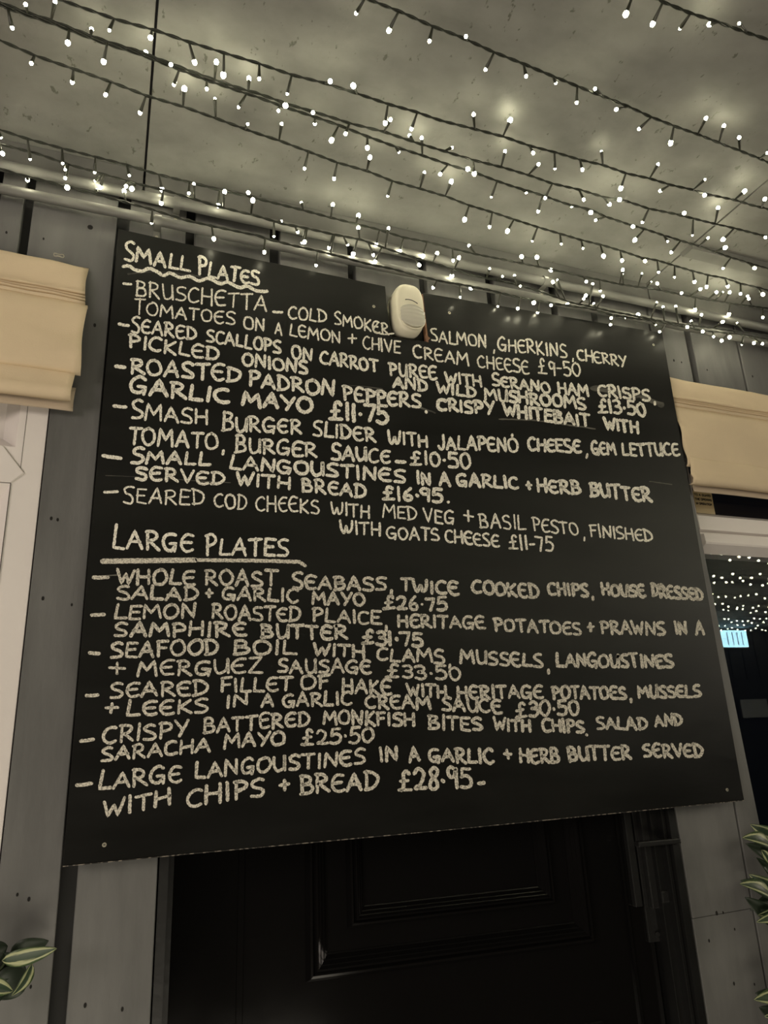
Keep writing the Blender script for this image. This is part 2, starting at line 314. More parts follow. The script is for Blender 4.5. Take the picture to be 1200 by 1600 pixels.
# ------------------------------------------------------------------ hand lettering (single-stroke capitals)
G = {
'A': (.78, 'l', [[(0, 0), (.38, 1), (.76, 0)], [(.12, .36), (.66, .36)]]),
'B': (.68, 'm', [('l', [(.08, 0), (.06, 1)]), ('c', [(0, .98), (.3, 1), (.52, .86), (.46, .65), (.12, .54)]), ('c', [(.12, .54), (.48, .5), (.64, .3), (.5, .07), (.0, .0)])]),
'C': (.68, 'c', [[(.64, .88), (.42, .99), (.14, .82), (.02, .46), (.12, .12), (.38, 0), (.66, .1)]]),
'D': (.72, 'm', [('l', [(.1, 0), (.08, .98)]), ('c', [(-.02, .96), (.36, .92), (.66, .66), (.66, .34), (.42, .08), (.0, 0)])]),
'E': (.64, 'm', [('c', [(.62, .93), (.3, .98), (.06, .74), (.02, .4), (.16, .07), (.4, .0), (.64, .08)]), ('l', [(.06, .5), (.52, .53)])]),
'e': (.60, 'm', [('l', [(.60, .95), (.06, .98), (.04, .02), (.60, .0)]), ('l', [(.05, .52), (.5, .52)])]),
'F': (.60, 'l', [[(.08, 0), (.08, .97)], [(0, .97), (.60, 1)], [(.08, .5), (.48, .53)]]),
'G': (.76, 'm', [('c', [(.66, .9), (.42, 1), (.12, .8), (.02, .42), (.16, .08), (.42, .02), (.62, .2)]), ('l', [(.36, .42), (.72, .42), (.64, -.05)])]),
'H': (.72, 'l', [[(.06, 1), (.04, 0)], [(.66, 1), (.66, 0)], [(.04, .5), (.68, .52)]]),
'I': (.2, 'l', [[(.1, 1), (.1, 0)]]),
'J': (.52, 'c', [[(.42, 1), (.44, .4), (.36, .06), (.16, .0), (.0, .2)]]),
'K': (.66, 'l', [[(.08, 1), (.06, 0)], [(.60, .98), (.1, .46), (.66, 0)]]),
'L': (.60, 'l', [[(.12, 1), (.04, .03), (.6, .02)]]),
'M': (.92, 'l', [[(.0, 0), (.1, 1), (.44, .36), (.78, 1), (.9, 0)]]),
'N': (.76, 'l', [[(.04, 0), (.08, 1), (.66, .04), (.7, 1)]]),
'O': (.78, 'c', [[(.42, 1), (.12, .84), (.02, .46), (.16, .08), (.42, 0), (.68, .16), (.76, .52), (.62, .88), (.36, 1)]]),
'P': (.62, 'm', [('l', [(.1, 0), (.1, 1)]), ('c', [(0, .96), (.34, 1), (.58, .82), (.52, .56), (.12, .44)])]),
'R': (.70, 'm', [('l', [(.08, 0), (.1, 1)]), ('c', [(0, .96), (.34, 1), (.56, .82), (.48, .58), (.12, .46)]), ('l', [(.18, .48), (.70, 0)])]),
'S': (.62, 'c', [[(.58, .92), (.34, 1), (.08, .84), (.12, .6), (.46, .44), (.6, .22), (.44, .02), (.02, .04)]]),
'T': (.70, 'l', [[(.36, 1), (.34, 0)], [(0, .96), (.72, 1)]]),
'U': (.70, 'c', [[(.04, 1), (.06, .4), (.2, .04), (.42, .04), (.6, .3), (.66, 1)], [(.66, 1), (.68, .02)]]),
'V': (.70, 'l', [[(0, 1), (.36, 0), (.70, 1)]]),
'W': (.95, 'l', [[(0, 1), (.24, 0), (.48, .7), (.68, 0), (.94, 1)]]),
'w': (.95, 'c', [[(.02, 1), (.08, .3), (.26, .0), (.46, .5), (.5, .5), (.6, .02), (.84, .3), (.92, 1)]]),
'Y': (.68, 'l', [[(0, 1), (.36, .48)], [(.70, 1), (.24, 0)]]),
'Z': (.66, 'l', [[(.02, .96), (.6, 1), (.04, .04), (.66, .0)]]),
'0': (.66, 'c', [[(.36, 1), (.08, .8), (.02, .4), (.18, .04), (.44, .02), (.64, .4), (.56, .86), (.3, 1)]]),
'1': (.22, 'l', [[(.1, 1), (.1, 0)]]),
'2': (.66, 'c', [[(.04, .8), (.26, 1), (.56, .84), (.5, .5), (.2, .12), (.04, .08), (.16, .2), (.34, .06), (.66, .1)]]),
'3': (.60, 'c', [[(.04, .9), (.34, 1), (.54, .8), (.4, .58), (.2, .54)], [(.2, .54), (.5, .46), (.58, .2), (.36, .0), (.02, .08)]]),
'5': (.62, 'm', [('l', [(.6, .98), (.12, .98), (.1, .6)]), ('c', [(.08, .56), (.36, .62), (.60, .42), (.54, .12), (.28, 0), (.0, .06)])]),
'6': (.60, 'c', [[(.46, 1), (.14, .66), (.04, .28), (.2, .02), (.46, .06), (.54, .3), (.36, .46), (.1, .34)]]),
'7': (.60, 'l', [[(0, .98), (.60, .98), (.3, 0)]]),
'8': (.58, 'c', [[(.5, .84), (.28, 1), (.08, .82), (.22, .56), (.46, .34), (.44, .08), (.2, .0), (.04, .2), (.2, .46), (.46, .64), (.5, .84)]]),
'9': (.58, 'm', [('c', [(.5, .9), (.22, 1), (.04, .78), (.16, .52), (.42, .58), (.52, .9)]), ('l', [(.52, .9), (.48, 0)])]),
'£': (.76, 'm', [('c', [(.66, .86), (.5, 1), (.32, .84), (.34, .4), (.24, .08), (.06, .02)]), ('l', [(.0, .02), (.72, .06)]), ('l', [(.1, .48), (.58, .52)])]),
'.': (.22, 'l', [[(.1, .06), (.14, .0)]]), 'o': (.22, 'l', [[(.1, .46), (.14, .40)]]),
',': (.24, 'l', [[(.16, .08), (.06, -.22)]]), '-': (.42, 'l', [[(.02, .46), (.40, .47)]]),
'+': (.62, 'l', [[(.3, .8), (.3, .12)], [(.02, .46), (.60, .48)]]), "'": (.2, 'l', [[(.1, 1), (.08, .8)]]),
}
def cr(pts, n=6):
    if len(pts) < 3: return pts
    P = [pts[0]]+list(pts)+[pts[-1]]; out = []
    for i in range(1, len(P)-2):
        for k in range(n):
            t = k/n; o = []
            for a in range(2):
                p0, p1, p2, p3 = P[i-1][a], P[i][a], P[i+1][a], P[i+2][a]
                o.append(.5*(2*p1+(p2-p0)*t+(2*p0-5*p1+4*p2-p3)*t*t+(3*p1-p0-3*p2+p3)*t**3))
            out.append(tuple(o))
    out.append(pts[-1]); return out
def dens(pts, step):
    out = [pts[0]]
    for a, b in zip(pts, pts[1:]):
        d = math.hypot(b[0]-a[0], b[1]-a[1]); n = max(1, round(d/step))
        for k in range(1, n+1): out.append((a[0]+(b[0]-a[0])*k/n, a[1]+(b[1]-a[1])*k/n))
    return out
class Ribbon:                     # ribbons in the plane of the picture line, mapped onto plane y=Y
    def __init__(s, f): s.v = []; s.f = []; s.map = f
    def stroke(s, pts, wd, jit=.16, step=2.4):
        p = dens(pts, step); n = len(p)
        if n < 2: return
        # ends slightly extended, rounded
        base = len(s.v); m = 0
        for i, q in enumerate(p):
            a = p[max(i-1, 0)]; b = p[min(i+1, n-1)]; dx, dy = b[0]-a[0], b[1]-a[1]; l = math.hypot(dx, dy) or 1; dx /= l; dy /= l
            wl = wd*.5*(1+random.uniform(-jit, jit)); wr_ = wd*.5*(1+random.uniform(-jit, jit))
            if i == 0:
                s.v += [s.map(q[0]-dx*wd*.42+dy*wl*.45, q[1]-dy*wd*.42-dx*wl*.45), s.map(q[0]-dx*wd*.42-dy*wr_*.45, q[1]-dy*wd*.42+dx*wr_*.45)]; m += 1
            s.v += [s.map(q[0]+dy*wl, q[1]-dx*wl), s.map(q[0]-dy*wr_, q[1]+dx*wr_)]; m += 1
            if i == n-1:
                s.v += [s.map(q[0]+dx*wd*.4+dy*wl*.45, q[1]+dy*wd*.4-dx*wl*.45), s.map(q[0]+dx*wd*.4-dy*wr_*.45, q[1]+dy*wd*.4+dx*wr_*.45)]; m += 1
        for i in range(m-1):
            k = base+2*i; s.f.append((k, k+1, k+3, k+2))
    def word(s, text, x0, y0, x1, y1, h, wd, h1=None, wob=.035, vert=True):
        adv = []; tot = 0
        for ch in text: adv.append(G[ch.upper() if ch not in 'ewo' or ch not in G else ch][0])
        sc = []
        for i, ch in enumerate(text):
            k = 1.0
            sc.append(k); 
        gap = .17; tot = sum(adv)+gap*(len(text)-1)
        dx, dy = x1-x0, y1-y0; L_ = math.hypot(dx, dy)
        unit = L_/tot; cur = 0
        for i, ch in enumerate(text):
            key = ch if ch in G else ch.upper()
            wgl, typ, st = G[key]
            if typ != 'm': st = [(typ, q) for q in st]
            hh = h*(random.uniform(.93, 1.07)) if i or not h1 else h1
            if i and h1: pass
            bx = x0+dx*cur/tot; by = y0+dy*cur/tot + random.uniform(-.04, .04)*h
            # direction of "up" at this place: towards the wall's vertical vanishing point
            vx, vy = 456-bx, -2800-by; vl = math.hypot(vx, vy); ux, uy = (vx/vl, vy/vl) if vert else (0, -1)
            ux += random.uniform(-.05, .05)
            rx, ry = dx/L_, dy/L_; rot = random.uniform(-.04, .04)
            rx, ry = rx-ry*rot, ry+rx*rot
            for t, q in st:
                q = [(a+random.uniform(-wob, wob)*.8, b+random.uniform(-wob, wob)) for a, b in q]
                if t == 'c': q = cr(q)
                s.stroke([(bx+rx*a*unit+ux*b*hh, by+ry*a*unit+uy*b*hh) for a, b in q], wd*random.uniform(.88, 1.12))
            cur += wgl+gap
    def done(s, name, m, parent):
        me = bpy.data.meshes.new(name); me.from_pydata(s.v, [], s.f); me.update()
        return link(name, me, parent, m)

# ------------------------------------------------------------------ chalkboard
YF = -.030
outline = [(185, 357), (400, 405), (602, 447), (605, 480), (612, 526), (640, 530), (669, 534), (664, 490), (660, 457), (797, 480), (1035, 520), (1098, 885), (1163, 1250), (700, 1296), (300, 1333), (98, 1353), (140, 850)]
bp = [at(x, y, YF) for x, y in outline]
board = MB(); board.prism([(p.x, p.z) for p in bp], YF, YF+.010, .0007)
board = board.done('chalkboard', m_board)
tag(board, 'large black chalkboard menu with chalk handwriting fixed over the black door', 'chalkboard')
pt = [(p.x, p.z) for p in bp]
# battens that carry it on the planks
for z in (1.55, 2.2): MB().box(-.0, 1.14, YF+.0105, -.0005, z, z+.04).done('batten', m_gap, board)
# worn lower arris and raw cut of the notch
b = MB()
def edge(b, p, q, wdt, y0, y1, n=1, dz=0):
    b.prism([(p[0], p[1]), (q[0], q[1]), (q[0]+dz, q[1]+wdt), (p[0]+dz, p[1]+wdt)], y0, y1)
for i, j in ((12, 13), (13, 14), (14, 15)): edge(b, pt[i], pt[j], -.0012, YF-.0006, YF+.010)
b.done('worn_edge', m_raw, board)
b = MB(); b.prism([(pt[6][0]-.0035, pt[6][1]-.001), (pt[6][0]+.0005, pt[6][1]-.001), (pt[8][0]+.0005, pt[8][1]-.004), (pt[8][0]-.0018, pt[8][1]-.004)], YF-.0006, YF+.010)
p = at(668, 530, YF)
b.prism([(p.x-.006, p.z+.004), (p.x-.003, p.z+.013), (p.x+.002, p.z+.005), (p.x+.006, p.z+.003), (p.x+.002, p.z-.002), (p.x-.003, p.z-.005)], YF-.001, YF+.002)
b.done('raw_notch_edge', m_wood, board)
for (px, py) in ((584, 479), (702, 489), (163, 1320), (1136, 1234), (1021, 539)):
    q = at(px, py, YF); b = MB()
    for k in range(2):
        r = (.0030, .0011)[k]; b.tube([(q.x, YF+.001, q.z), (q.x, YF-.0008-.0003*k, q.z)], r, 12)
    s_ = b.done('screw', m_zinc, board)
    MB().box(q.x-.0012, q.x+.0012, YF-.0016, YF-.0009, q.z-.0004, q.z+.0004).done('screw_slot', m_hole, s_)
onb = lambda x, y: tuple(at(x, y, YF-.0005))
# every row: (words...) word = text, x0,y0, x1,y1 baseline, cap height[, first capital height]; last number = stroke width
ROWS = [
 (4.6, 0, [('SMALL', 193, 405, 299, 425, 22, 30), ('PLATES', 309, 428, 407, 447, 21, 28)]),
 (3.0, 0, [('-', 193, 443, 205, 444, 10), ('BRUSCHETTA', 211, 462, 418, 487, 23), ('-', 427, 487, 441, 488, 12), ('COLD', 450, 497, 512, 504, 19), ('SMOKER', 522, 507, 609, 523, 18, 20),
          ('SALMON', 673, 532, 762, 544, 19, 20), (',', 770, 548, 775, 549, 16), ('GHERKINS', 778, 547, 888, 559, 20), (',', 893, 562, 898, 562, 15), ('CHERRy'.upper(), 902, 562, 981, 573, 17)]),
 (3.0, 0, [('TOMATOES', 209, 489, 368, 508, 19, 23), ('ON', 380, 512, 415, 517, 18), ('A', 429, 521, 442, 523, 18), ('LEMON', 452, 524, 534, 536, 18), ('+', 543, 538, 559, 539, 20),
          ('CHIVe', 567, 545, 627, 552, 19), ('CREAM', 645, 558, 734, 571, 19), ('CHEESE', 746, 573, 828, 584, 19), ('£9-50', 841, 584, 909, 588, 22)]),
 (4.0, 0, [('-', 186, 506, 201, 509, 12), ('SEARED', 204, 518, 308, 531, 20, 25), ('SCALLOPS', 322, 534, 440, 552, 19), ('ON', 455, 559, 490, 564, 20), ('CARROT', 499, 568, 593, 581, 19),
          ('PUREE', 608, 585, 684, 593, 19), ('WITH', 695, 597, 755, 604, 17), ('SERANO', 769, 602, 862, 614, 16, 19), ('HAM', 872, 615, 922, 619, 18), ('CRISPS', 934, 618, 1018, 627, 18), (',', 1021, 629, 1026, 629, 14)]),
 (4.6, 0, [('PICKLED', 200, 542, 344, 563, 20), ('ONIONS', 377, 570, 483, 584, 19), ('AND', 613, 604, 671, 612, 17), ('WILD', 682, 613, 746, 620, 16), ('MUSHROOMS', 757, 624, 918, 640, 18), ('£13o50', 934, 644, 1012, 650, 21)]),
 (5.2, 0, [('-', 181, 572, 195, 574, 10), ('ROASTED', 203, 583, 378, 598, 24), ('PADRON', 387, 603, 525, 619, 22), ('PEPPERS', 535, 624, 660, 638, 20), ('.', 664, 644, 669, 644, 14), ('CRISPY', 682, 640, 775, 648, 18),
          ('WHITeBAIT', 787, 649, 925, 667, 18), ('WITH', 944, 670, 1001, 677, 18)]),
 (6.0, 0, [('GARLIC', 201, 613, 361, 630, 22, 25), ('MAYO', 378, 632, 491, 644, 21), ('£11o75', 514, 655, 609, 661, 26)]),
 (4.4, 0, [('-', 178, 634, 197, 636, 12), ('SMASH', 204, 654, 327, 664, 24, 29), ('BURGER', 346, 672, 473, 678, 22, 28), ('SLIDER', 488, 680, 589, 690, 21, 24), ('wITH', 606, 693, 671, 698, 19),
          ('JALAPENO', 684, 701, 812, 706, 20), ("'", 800, 689, 804, 690, 10), ('CHEeSE', 825, 703, 910, 707, 19), (',', 914, 710, 921, 711, 22), ('GEM', 925, 709, 965, 711, 19), ('LeTTUCE', 972, 711, 1064, 712, 19)]),
 (4.6, 0, [('TOMATO', 199, 693, 343, 702, 24), (',', 346, 705, 353, 706, 22), ('BURGER', 366, 706, 497, 714, 22, 26), ('SAUCE', 517, 717, 612, 723, 20, 25), ('-', 619, 721, 633, 722, 14), ('£10o50', 640, 725, 738, 732, 22)]),
 (5.0, 0, [('-', 161, 712, 189, 716, 10), ('SMALL', 204, 723, 331, 727, 19, 24), ('LANGOUSTINES', 358, 732, 636, 754, 20), ('IN', 651, 756, 676, 758, 19), ('A', 686, 758, 706, 760, 20), ('GARLIC', 713, 759, 813, 763, 18),
          ('+', 822, 766, 834, 767, 18), ('HERB', 839, 768, 910, 772, 19), ('BUTTER', 922, 775, 1021, 784, 20)]),
 (5.0, 0, [('SERVED', 210, 748, 353, 758, 19), ('WITH', 368, 757, 456, 764, 19), ('BREAD', 471, 767, 574, 777, 19), ('£16o95', 597, 780, 694, 785, 20), ('.', 699, 785, 703, 785, 12)]),
 (3.2, 0, [('-', 163, 769, 184, 768, 10), ('SeAReD', 191, 785, 321, 789, 23, 27), ('COD', 334, 791, 387, 796, 22), ('CHEEKS', 399, 797, 500, 802, 22), ('wITH', 517, 803, 579, 809, 19), ('MeD', 598, 808, 654, 812, 20),
          ('VeG', 662, 814, 711, 819, 20), ('+', 724, 817, 742, 818, 22), ('BASIL', 749, 824, 824, 828, 21), ('PESTO', 833, 829, 906, 836, 19), (',', 911, 840, 916, 840, 18), ('FINISHED', 922, 838, 1022, 846, 19)]),
 (3.6, 0, [('wITH', 531, 833, 597, 837, 20), ('GOATS', 604, 841, 688, 845, 19), ('CHEESE', 695, 846, 782, 855, 19), ('£11-75', 795, 857, 867, 862, 22)]),
 (5.0, 0, [('LARGE', 174, 856, 304, 861, 26, 38), ('PLATeS', 320, 867, 453, 868, 25, 31)]),
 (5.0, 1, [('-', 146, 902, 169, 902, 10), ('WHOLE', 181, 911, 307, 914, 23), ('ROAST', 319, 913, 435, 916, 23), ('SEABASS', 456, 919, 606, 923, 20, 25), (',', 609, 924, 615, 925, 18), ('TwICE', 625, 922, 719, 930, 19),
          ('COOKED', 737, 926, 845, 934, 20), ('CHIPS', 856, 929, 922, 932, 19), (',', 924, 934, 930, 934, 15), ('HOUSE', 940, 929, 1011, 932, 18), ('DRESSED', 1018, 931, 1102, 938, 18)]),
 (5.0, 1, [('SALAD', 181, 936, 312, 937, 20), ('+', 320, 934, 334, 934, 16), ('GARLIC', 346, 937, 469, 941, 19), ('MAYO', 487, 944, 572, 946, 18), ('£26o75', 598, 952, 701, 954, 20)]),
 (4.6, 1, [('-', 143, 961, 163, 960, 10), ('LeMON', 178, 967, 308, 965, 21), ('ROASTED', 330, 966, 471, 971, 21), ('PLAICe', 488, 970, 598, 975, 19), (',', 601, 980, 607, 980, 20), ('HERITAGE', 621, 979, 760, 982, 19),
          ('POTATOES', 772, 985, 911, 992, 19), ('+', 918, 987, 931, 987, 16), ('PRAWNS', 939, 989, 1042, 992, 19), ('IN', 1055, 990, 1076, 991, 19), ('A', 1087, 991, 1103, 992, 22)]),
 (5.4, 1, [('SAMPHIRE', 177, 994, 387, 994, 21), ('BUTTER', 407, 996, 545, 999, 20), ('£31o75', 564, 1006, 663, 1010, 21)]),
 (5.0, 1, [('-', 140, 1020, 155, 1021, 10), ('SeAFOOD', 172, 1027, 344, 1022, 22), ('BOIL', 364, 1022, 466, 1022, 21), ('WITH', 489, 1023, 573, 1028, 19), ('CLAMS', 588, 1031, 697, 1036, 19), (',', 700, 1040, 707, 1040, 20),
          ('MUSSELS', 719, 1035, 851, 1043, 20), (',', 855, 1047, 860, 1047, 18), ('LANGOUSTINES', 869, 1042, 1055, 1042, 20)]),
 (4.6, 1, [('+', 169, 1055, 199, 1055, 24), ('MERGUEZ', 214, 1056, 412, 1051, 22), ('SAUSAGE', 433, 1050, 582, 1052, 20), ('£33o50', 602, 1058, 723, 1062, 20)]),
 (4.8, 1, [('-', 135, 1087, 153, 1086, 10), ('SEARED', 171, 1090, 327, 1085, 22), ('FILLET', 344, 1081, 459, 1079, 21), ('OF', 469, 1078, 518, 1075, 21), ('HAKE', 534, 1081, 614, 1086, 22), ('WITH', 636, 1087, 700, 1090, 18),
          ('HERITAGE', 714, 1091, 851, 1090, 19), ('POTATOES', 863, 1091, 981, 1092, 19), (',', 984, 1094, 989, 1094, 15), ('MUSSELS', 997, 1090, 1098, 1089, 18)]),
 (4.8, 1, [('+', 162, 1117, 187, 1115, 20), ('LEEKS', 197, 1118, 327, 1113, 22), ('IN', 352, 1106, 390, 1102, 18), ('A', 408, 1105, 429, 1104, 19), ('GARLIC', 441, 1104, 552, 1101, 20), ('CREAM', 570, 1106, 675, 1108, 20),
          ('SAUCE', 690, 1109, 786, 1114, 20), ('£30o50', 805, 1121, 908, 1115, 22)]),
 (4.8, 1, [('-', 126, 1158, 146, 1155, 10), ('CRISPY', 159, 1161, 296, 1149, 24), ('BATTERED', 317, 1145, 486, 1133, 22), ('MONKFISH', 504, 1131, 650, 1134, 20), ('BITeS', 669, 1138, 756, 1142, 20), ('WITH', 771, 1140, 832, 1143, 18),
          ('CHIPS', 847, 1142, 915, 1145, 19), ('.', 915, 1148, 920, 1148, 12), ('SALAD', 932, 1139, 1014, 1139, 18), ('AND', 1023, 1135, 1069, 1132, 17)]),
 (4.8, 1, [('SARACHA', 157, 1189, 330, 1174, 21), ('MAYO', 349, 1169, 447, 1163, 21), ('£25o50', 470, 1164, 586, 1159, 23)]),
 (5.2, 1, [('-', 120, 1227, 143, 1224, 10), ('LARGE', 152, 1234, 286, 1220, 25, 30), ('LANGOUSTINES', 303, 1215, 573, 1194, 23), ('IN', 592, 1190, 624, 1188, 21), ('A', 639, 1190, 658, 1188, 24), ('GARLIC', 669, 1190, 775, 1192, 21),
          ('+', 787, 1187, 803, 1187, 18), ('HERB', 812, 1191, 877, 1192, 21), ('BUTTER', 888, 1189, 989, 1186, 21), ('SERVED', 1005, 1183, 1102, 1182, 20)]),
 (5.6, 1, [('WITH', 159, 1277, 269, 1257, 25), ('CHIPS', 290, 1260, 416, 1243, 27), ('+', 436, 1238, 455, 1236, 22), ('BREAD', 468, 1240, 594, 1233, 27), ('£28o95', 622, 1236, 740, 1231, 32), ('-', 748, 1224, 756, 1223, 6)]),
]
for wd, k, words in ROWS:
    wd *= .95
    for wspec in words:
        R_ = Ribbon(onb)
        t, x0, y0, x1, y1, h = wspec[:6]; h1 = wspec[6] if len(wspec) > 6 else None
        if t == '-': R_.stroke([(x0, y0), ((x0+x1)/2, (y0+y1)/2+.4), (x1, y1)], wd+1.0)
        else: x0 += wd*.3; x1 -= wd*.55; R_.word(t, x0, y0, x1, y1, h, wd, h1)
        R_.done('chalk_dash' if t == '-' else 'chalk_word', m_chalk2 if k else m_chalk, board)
R_ = Ribbon(onb)
A_ = [(175, 188), (205, 185), (235, 205), (275, 212), (310, 198), (350, 215), (385, 235), (420, 222), (470, 245), (520, 240), (570, 262), (620, 250), (680, 278), (720, 270), (780, 298), (820, 290), (870, 315), (925, 318)]
R_.stroke(cr([(140+a*.3, 360+b_*.3) for a, b_ in A_]), 5.2); R_.done('chalk_underline', m_chalk, board)
R_ = Ribbon(onb); R_.stroke([(160, 877), (306, 875)], 8.0, .1); R_.stroke([(304, 875), (400, 876), (440, 877), (468, 878), (477, 884)], 5.6); R_.done('chalk_underline', m_chalk2, board)
R_ = Ribbon(onb); R_.stroke(cr([(590, 505), (584, 516), (598, 522), (615, 521)]), 2.4); R_.done('chalk_lettering', m_chalk, board)
# rubbed chalk dust streaks
m_smear = mat('chalk_dust', (.13, .125, .105), .9, 0, 0, 0, 30, (.25, 1, 1.6), col2=(.02, .02, .018), lo=.42, hi=.62)
def smear(pts, wd):
    R_ = Ribbon(lambda x, y: tuple(at(x, y, YF-.00025))); R_.stroke(pts, wd, .45, 5); R_.done('chalk_smear', m_smear, board)
smear([(655, 636), (665, 640), (680, 645)], 2.4); smear([(545, 602), (570, 604), (598, 608)], 1.3)
smear([(165, 743), (240, 746), (300, 751), (360, 754)], 1.0); smear([(150, 906), (165, 900), (186, 898)], 1.8)
smear([(925, 606), (960, 611), (1000, 619), (1035, 633)], 7.0); smear([(200, 428), (240, 424), (300, 430), (360, 443)], 2.6); smear([(780, 655), (830, 656), (930, 670)], 2.2); smear([(1075-60, 752), (1050, 757)], 1.5)

# sticker print
R_ = Ribbon(lambda x, y: (x, .0551, y))
def tiny(text, x0, x1, z, h, wd):
    tot = sum(G[c][0] if c in G else .3 for c in text)+.17*(len(text)-1); u = (x1-x0)/tot; cur = 0
    for c in text:
        if c in G:
            wg, ty, st = G[c]; st = st if ty == 'm' else [(ty, q) for q in st]
            for t, q in st: R_.stroke([(x0+(cur+a)*u, z+b_*h) for a, b_ in (cr(q) if t == 'c' else q)], wd, .05, .002)
            cur += wg+.17
        else: cur += .47
tiny('WARNING', 1.2485, 1.302, 2.018, .0085, .0028)
tiny('TO A GUARD', 1.252, 1.302, 2.0065, .0048, .0015); tiny('THE OPENING', 1.252, 1.302, 1.9955, .0048, .0015); tiny('IN OPERATION', 1.253, 1.300, 1.9845, .0048, .0015)
R_.stroke([(1.247, 2.034), (1.299, 2.034), (1.301, 2.041)], .004, .05, .004)
R_.done('sticker_print', m_hole, sk)

# ------------------------------------------------------------------ motion sensor in the notch
c0 = at(636, 488, -.03)
ms = empty('motion_sensor', (c0.x, 0, c0.z-.05)); tag(ms, 'cream white plastic motion sensor with domed lens in the notch of the chalkboard', 'motion sensor')
def outl(n=40, sx=1.0, sz=1.0):
    o = []
    for k in range(n):
        a = 2*PI*k/n; ca, sa = math.cos(a), math.sin(a)
        ex = 3.0 if sa > 0 else 3.8
        x = .0315*math.copysign(abs(ca)**(2/ex), ca); z = .056*math.copysign(abs(sa)**(2/ex), sa)
        if sa < 0: x *= 1-.12*(abs(sa)**2); z *= 1-.10*abs(ca)
        o.append((x*sx, z*sz))
    return o
b = MB(); bm = b.bm; rings = []
for (y, s_) in ((-.001, .93), (-.012, .97), (-.0125, 1.0), (-.034, 1.0), (-.043, .965), (-.048, .90), (-.0505, .80), (-.0515, .6), (-.052, .3)):
    rings.append([bm.verts.new((c0.x+x, y, c0.z+z)) for x, z in outl(40, s_, s_ if s_ > .9 else s_+.02)])
for i in range(len(rings)-1):
    for k in range(40): bm.faces.new((rings[i][k], rings[i][(k+1) % 40], rings[i+1][(k+1) % 40], rings[i+1][k]))
bm.faces.new(rings[-1]); bm.faces.new(rings[0][::-1]); bmesh.ops.recalc_face_normals(bm, faces=bm.faces[:])
b.done('sensor_body', m_plastic, ms, True)
b = MB(); b.prism([(c0.x+x, c0.z+z) for x, z in outl(40, .98, .98)], -.010, -.0005); b.done('back_plate', m_plastic, ms)
# lens: ribbed curved window
b = MB(); bm = b.bm; NX, NZ = 18, 16; grid = []
for j in range(NZ+1):
    row = []; v = j/NZ
    for i in range(NX+1):
        u = -1+2*i/NX; hw = .0258*(1-.25*max(0, (.25-v)/.25)**2 - .18*max(0, (v-.8)/.2)**2)
        zb = -.047+.050*v + (.007*u*u if v < .5 else -.006*u*u*(v-.5)*2) * (1 if v > .5 else (1-v*2))
        y = -.0515-.0075*math.sqrt(max(0, 1-u*u*.98))*math.sin(PI*min(1, .12+v*.8))-.0009*math.cos(v*PI*10)
        row.append(bm.verts.new((c0.x+.002+u*hw, y, c0.z+zb)))
    grid.append(row)
for j in range(NZ):
    for i in range(NX): bm.faces.new((grid[j][i], grid[j][i+1], grid[j+1][i+1], grid[j+1][i]))
bmesh.ops.recalc_face_normals(bm, faces=bm.faces[:])
b.done('lens', m_lens, ms, True)
b = MB(); b.tube([(c0.x-.012+.026*t, -.0522, c0.z+.0115+.004*math.sin(PI*(t*.9+.1))-.003*t) for t in [k/8 for k in range(9)]], .0008, 6); b.done('indicator_slot', m_slit, ms)
b = MB(); b.tube([(c0.x+.002+.0265*math.cos(a), -.0525+.003*abs(math.cos(a))**3, c0.z-.023+.027*math.sin(a)) for a in [PI*(1.0+k/14) for k in range(15)]], .0017, 8); b.done('lens_rim', m_plastic, ms, True)

# ------------------------------------------------------------------ pipes along the top of the wall
def pipe(y, pxs, r, name, label):
    zs = [at(*p, y) for p in pxs]; z = sum(q.z for q in zs)/len(zs)
    root = empty(name, (-2.9, y, z)); tag(root, label, 'pipe', 'grey painted pipes along the top of the wall')
    pts = [(-2.95+i*.4, y, z+.002*math.sin(i*1.3)) for i in range(29)]
    MB().tube(pts, r, 14).done('pipe_run', m_pipe, root); return root, z
p_up, zu = pipe(-.020, [(0, 261), (397, 341), (800, 427), (1200, 516)], .0095, 'conduit_pipe', 'upper grey pipe running just under the ceiling')
p_lo, zl = pipe(-.020, [(0, 295), (397, 372), (800, 457), (1200, 541)], .0088, 'conduit_pipe', 'lower grey pipe running just above the chalkboard')
def clip(px, py, root, z, r, drop=True):
    x = at(px, py, -.03).x; b = MB(); n = 12
    for k in range(n):
        a0_, a1_ = PI*.5+PI*k/n, PI*.5+PI*(k+1)/n
        q = [(-.020+(r+t)*math.cos(a), z+(r+t)*math.sin(a)) for t in (.0004, .0018) for a in (a0_, a1_)]
        bm = b.bm
        vs = [[bm.verts.new((x+s*.006, y_, z_)) for (y_, z_) in (q[0], q[1], q[3], q[2])] for s in (-1, 1)]
        bm.faces.new(vs[0]); bm.faces.new(vs[1][::-1])
        for i in range(4): bm.faces.new((vs[0][i], vs[0][(i+1) % 4], vs[1][(i+1) % 4], vs[1][i]))
    b.box(x-.006, x+.006, -.020, -.0004, z+r, z+r+.0015); b.box(x-.006, x+.006, -.020, -.0004, z-r-.0015, z-r)
    if drop: b.box(x-.006, x+.006, -.003, -.0004, z-r-.022, z-r, .001)
    bmesh.ops.recalc_face_normals(b.bm, faces=b.bm.faces[:]); c = b.done('pipe_clip', m_pipe, root)
    if drop: MB().tube([(x, -.003, z-r-.014), (x, -.0048, z-r-.014)], .0028, 8).done('clip_screw', m_zinc, c)
clip(247, 344, p_lo, zl, .0088); clip(277, 322, p_up, zu, .0095); clip(857, 452, p_up, zu, .0095); clip(-60, 280, p_lo, zl, .0088)
for x in (1.9, 2.9, 4.0): 
    pass

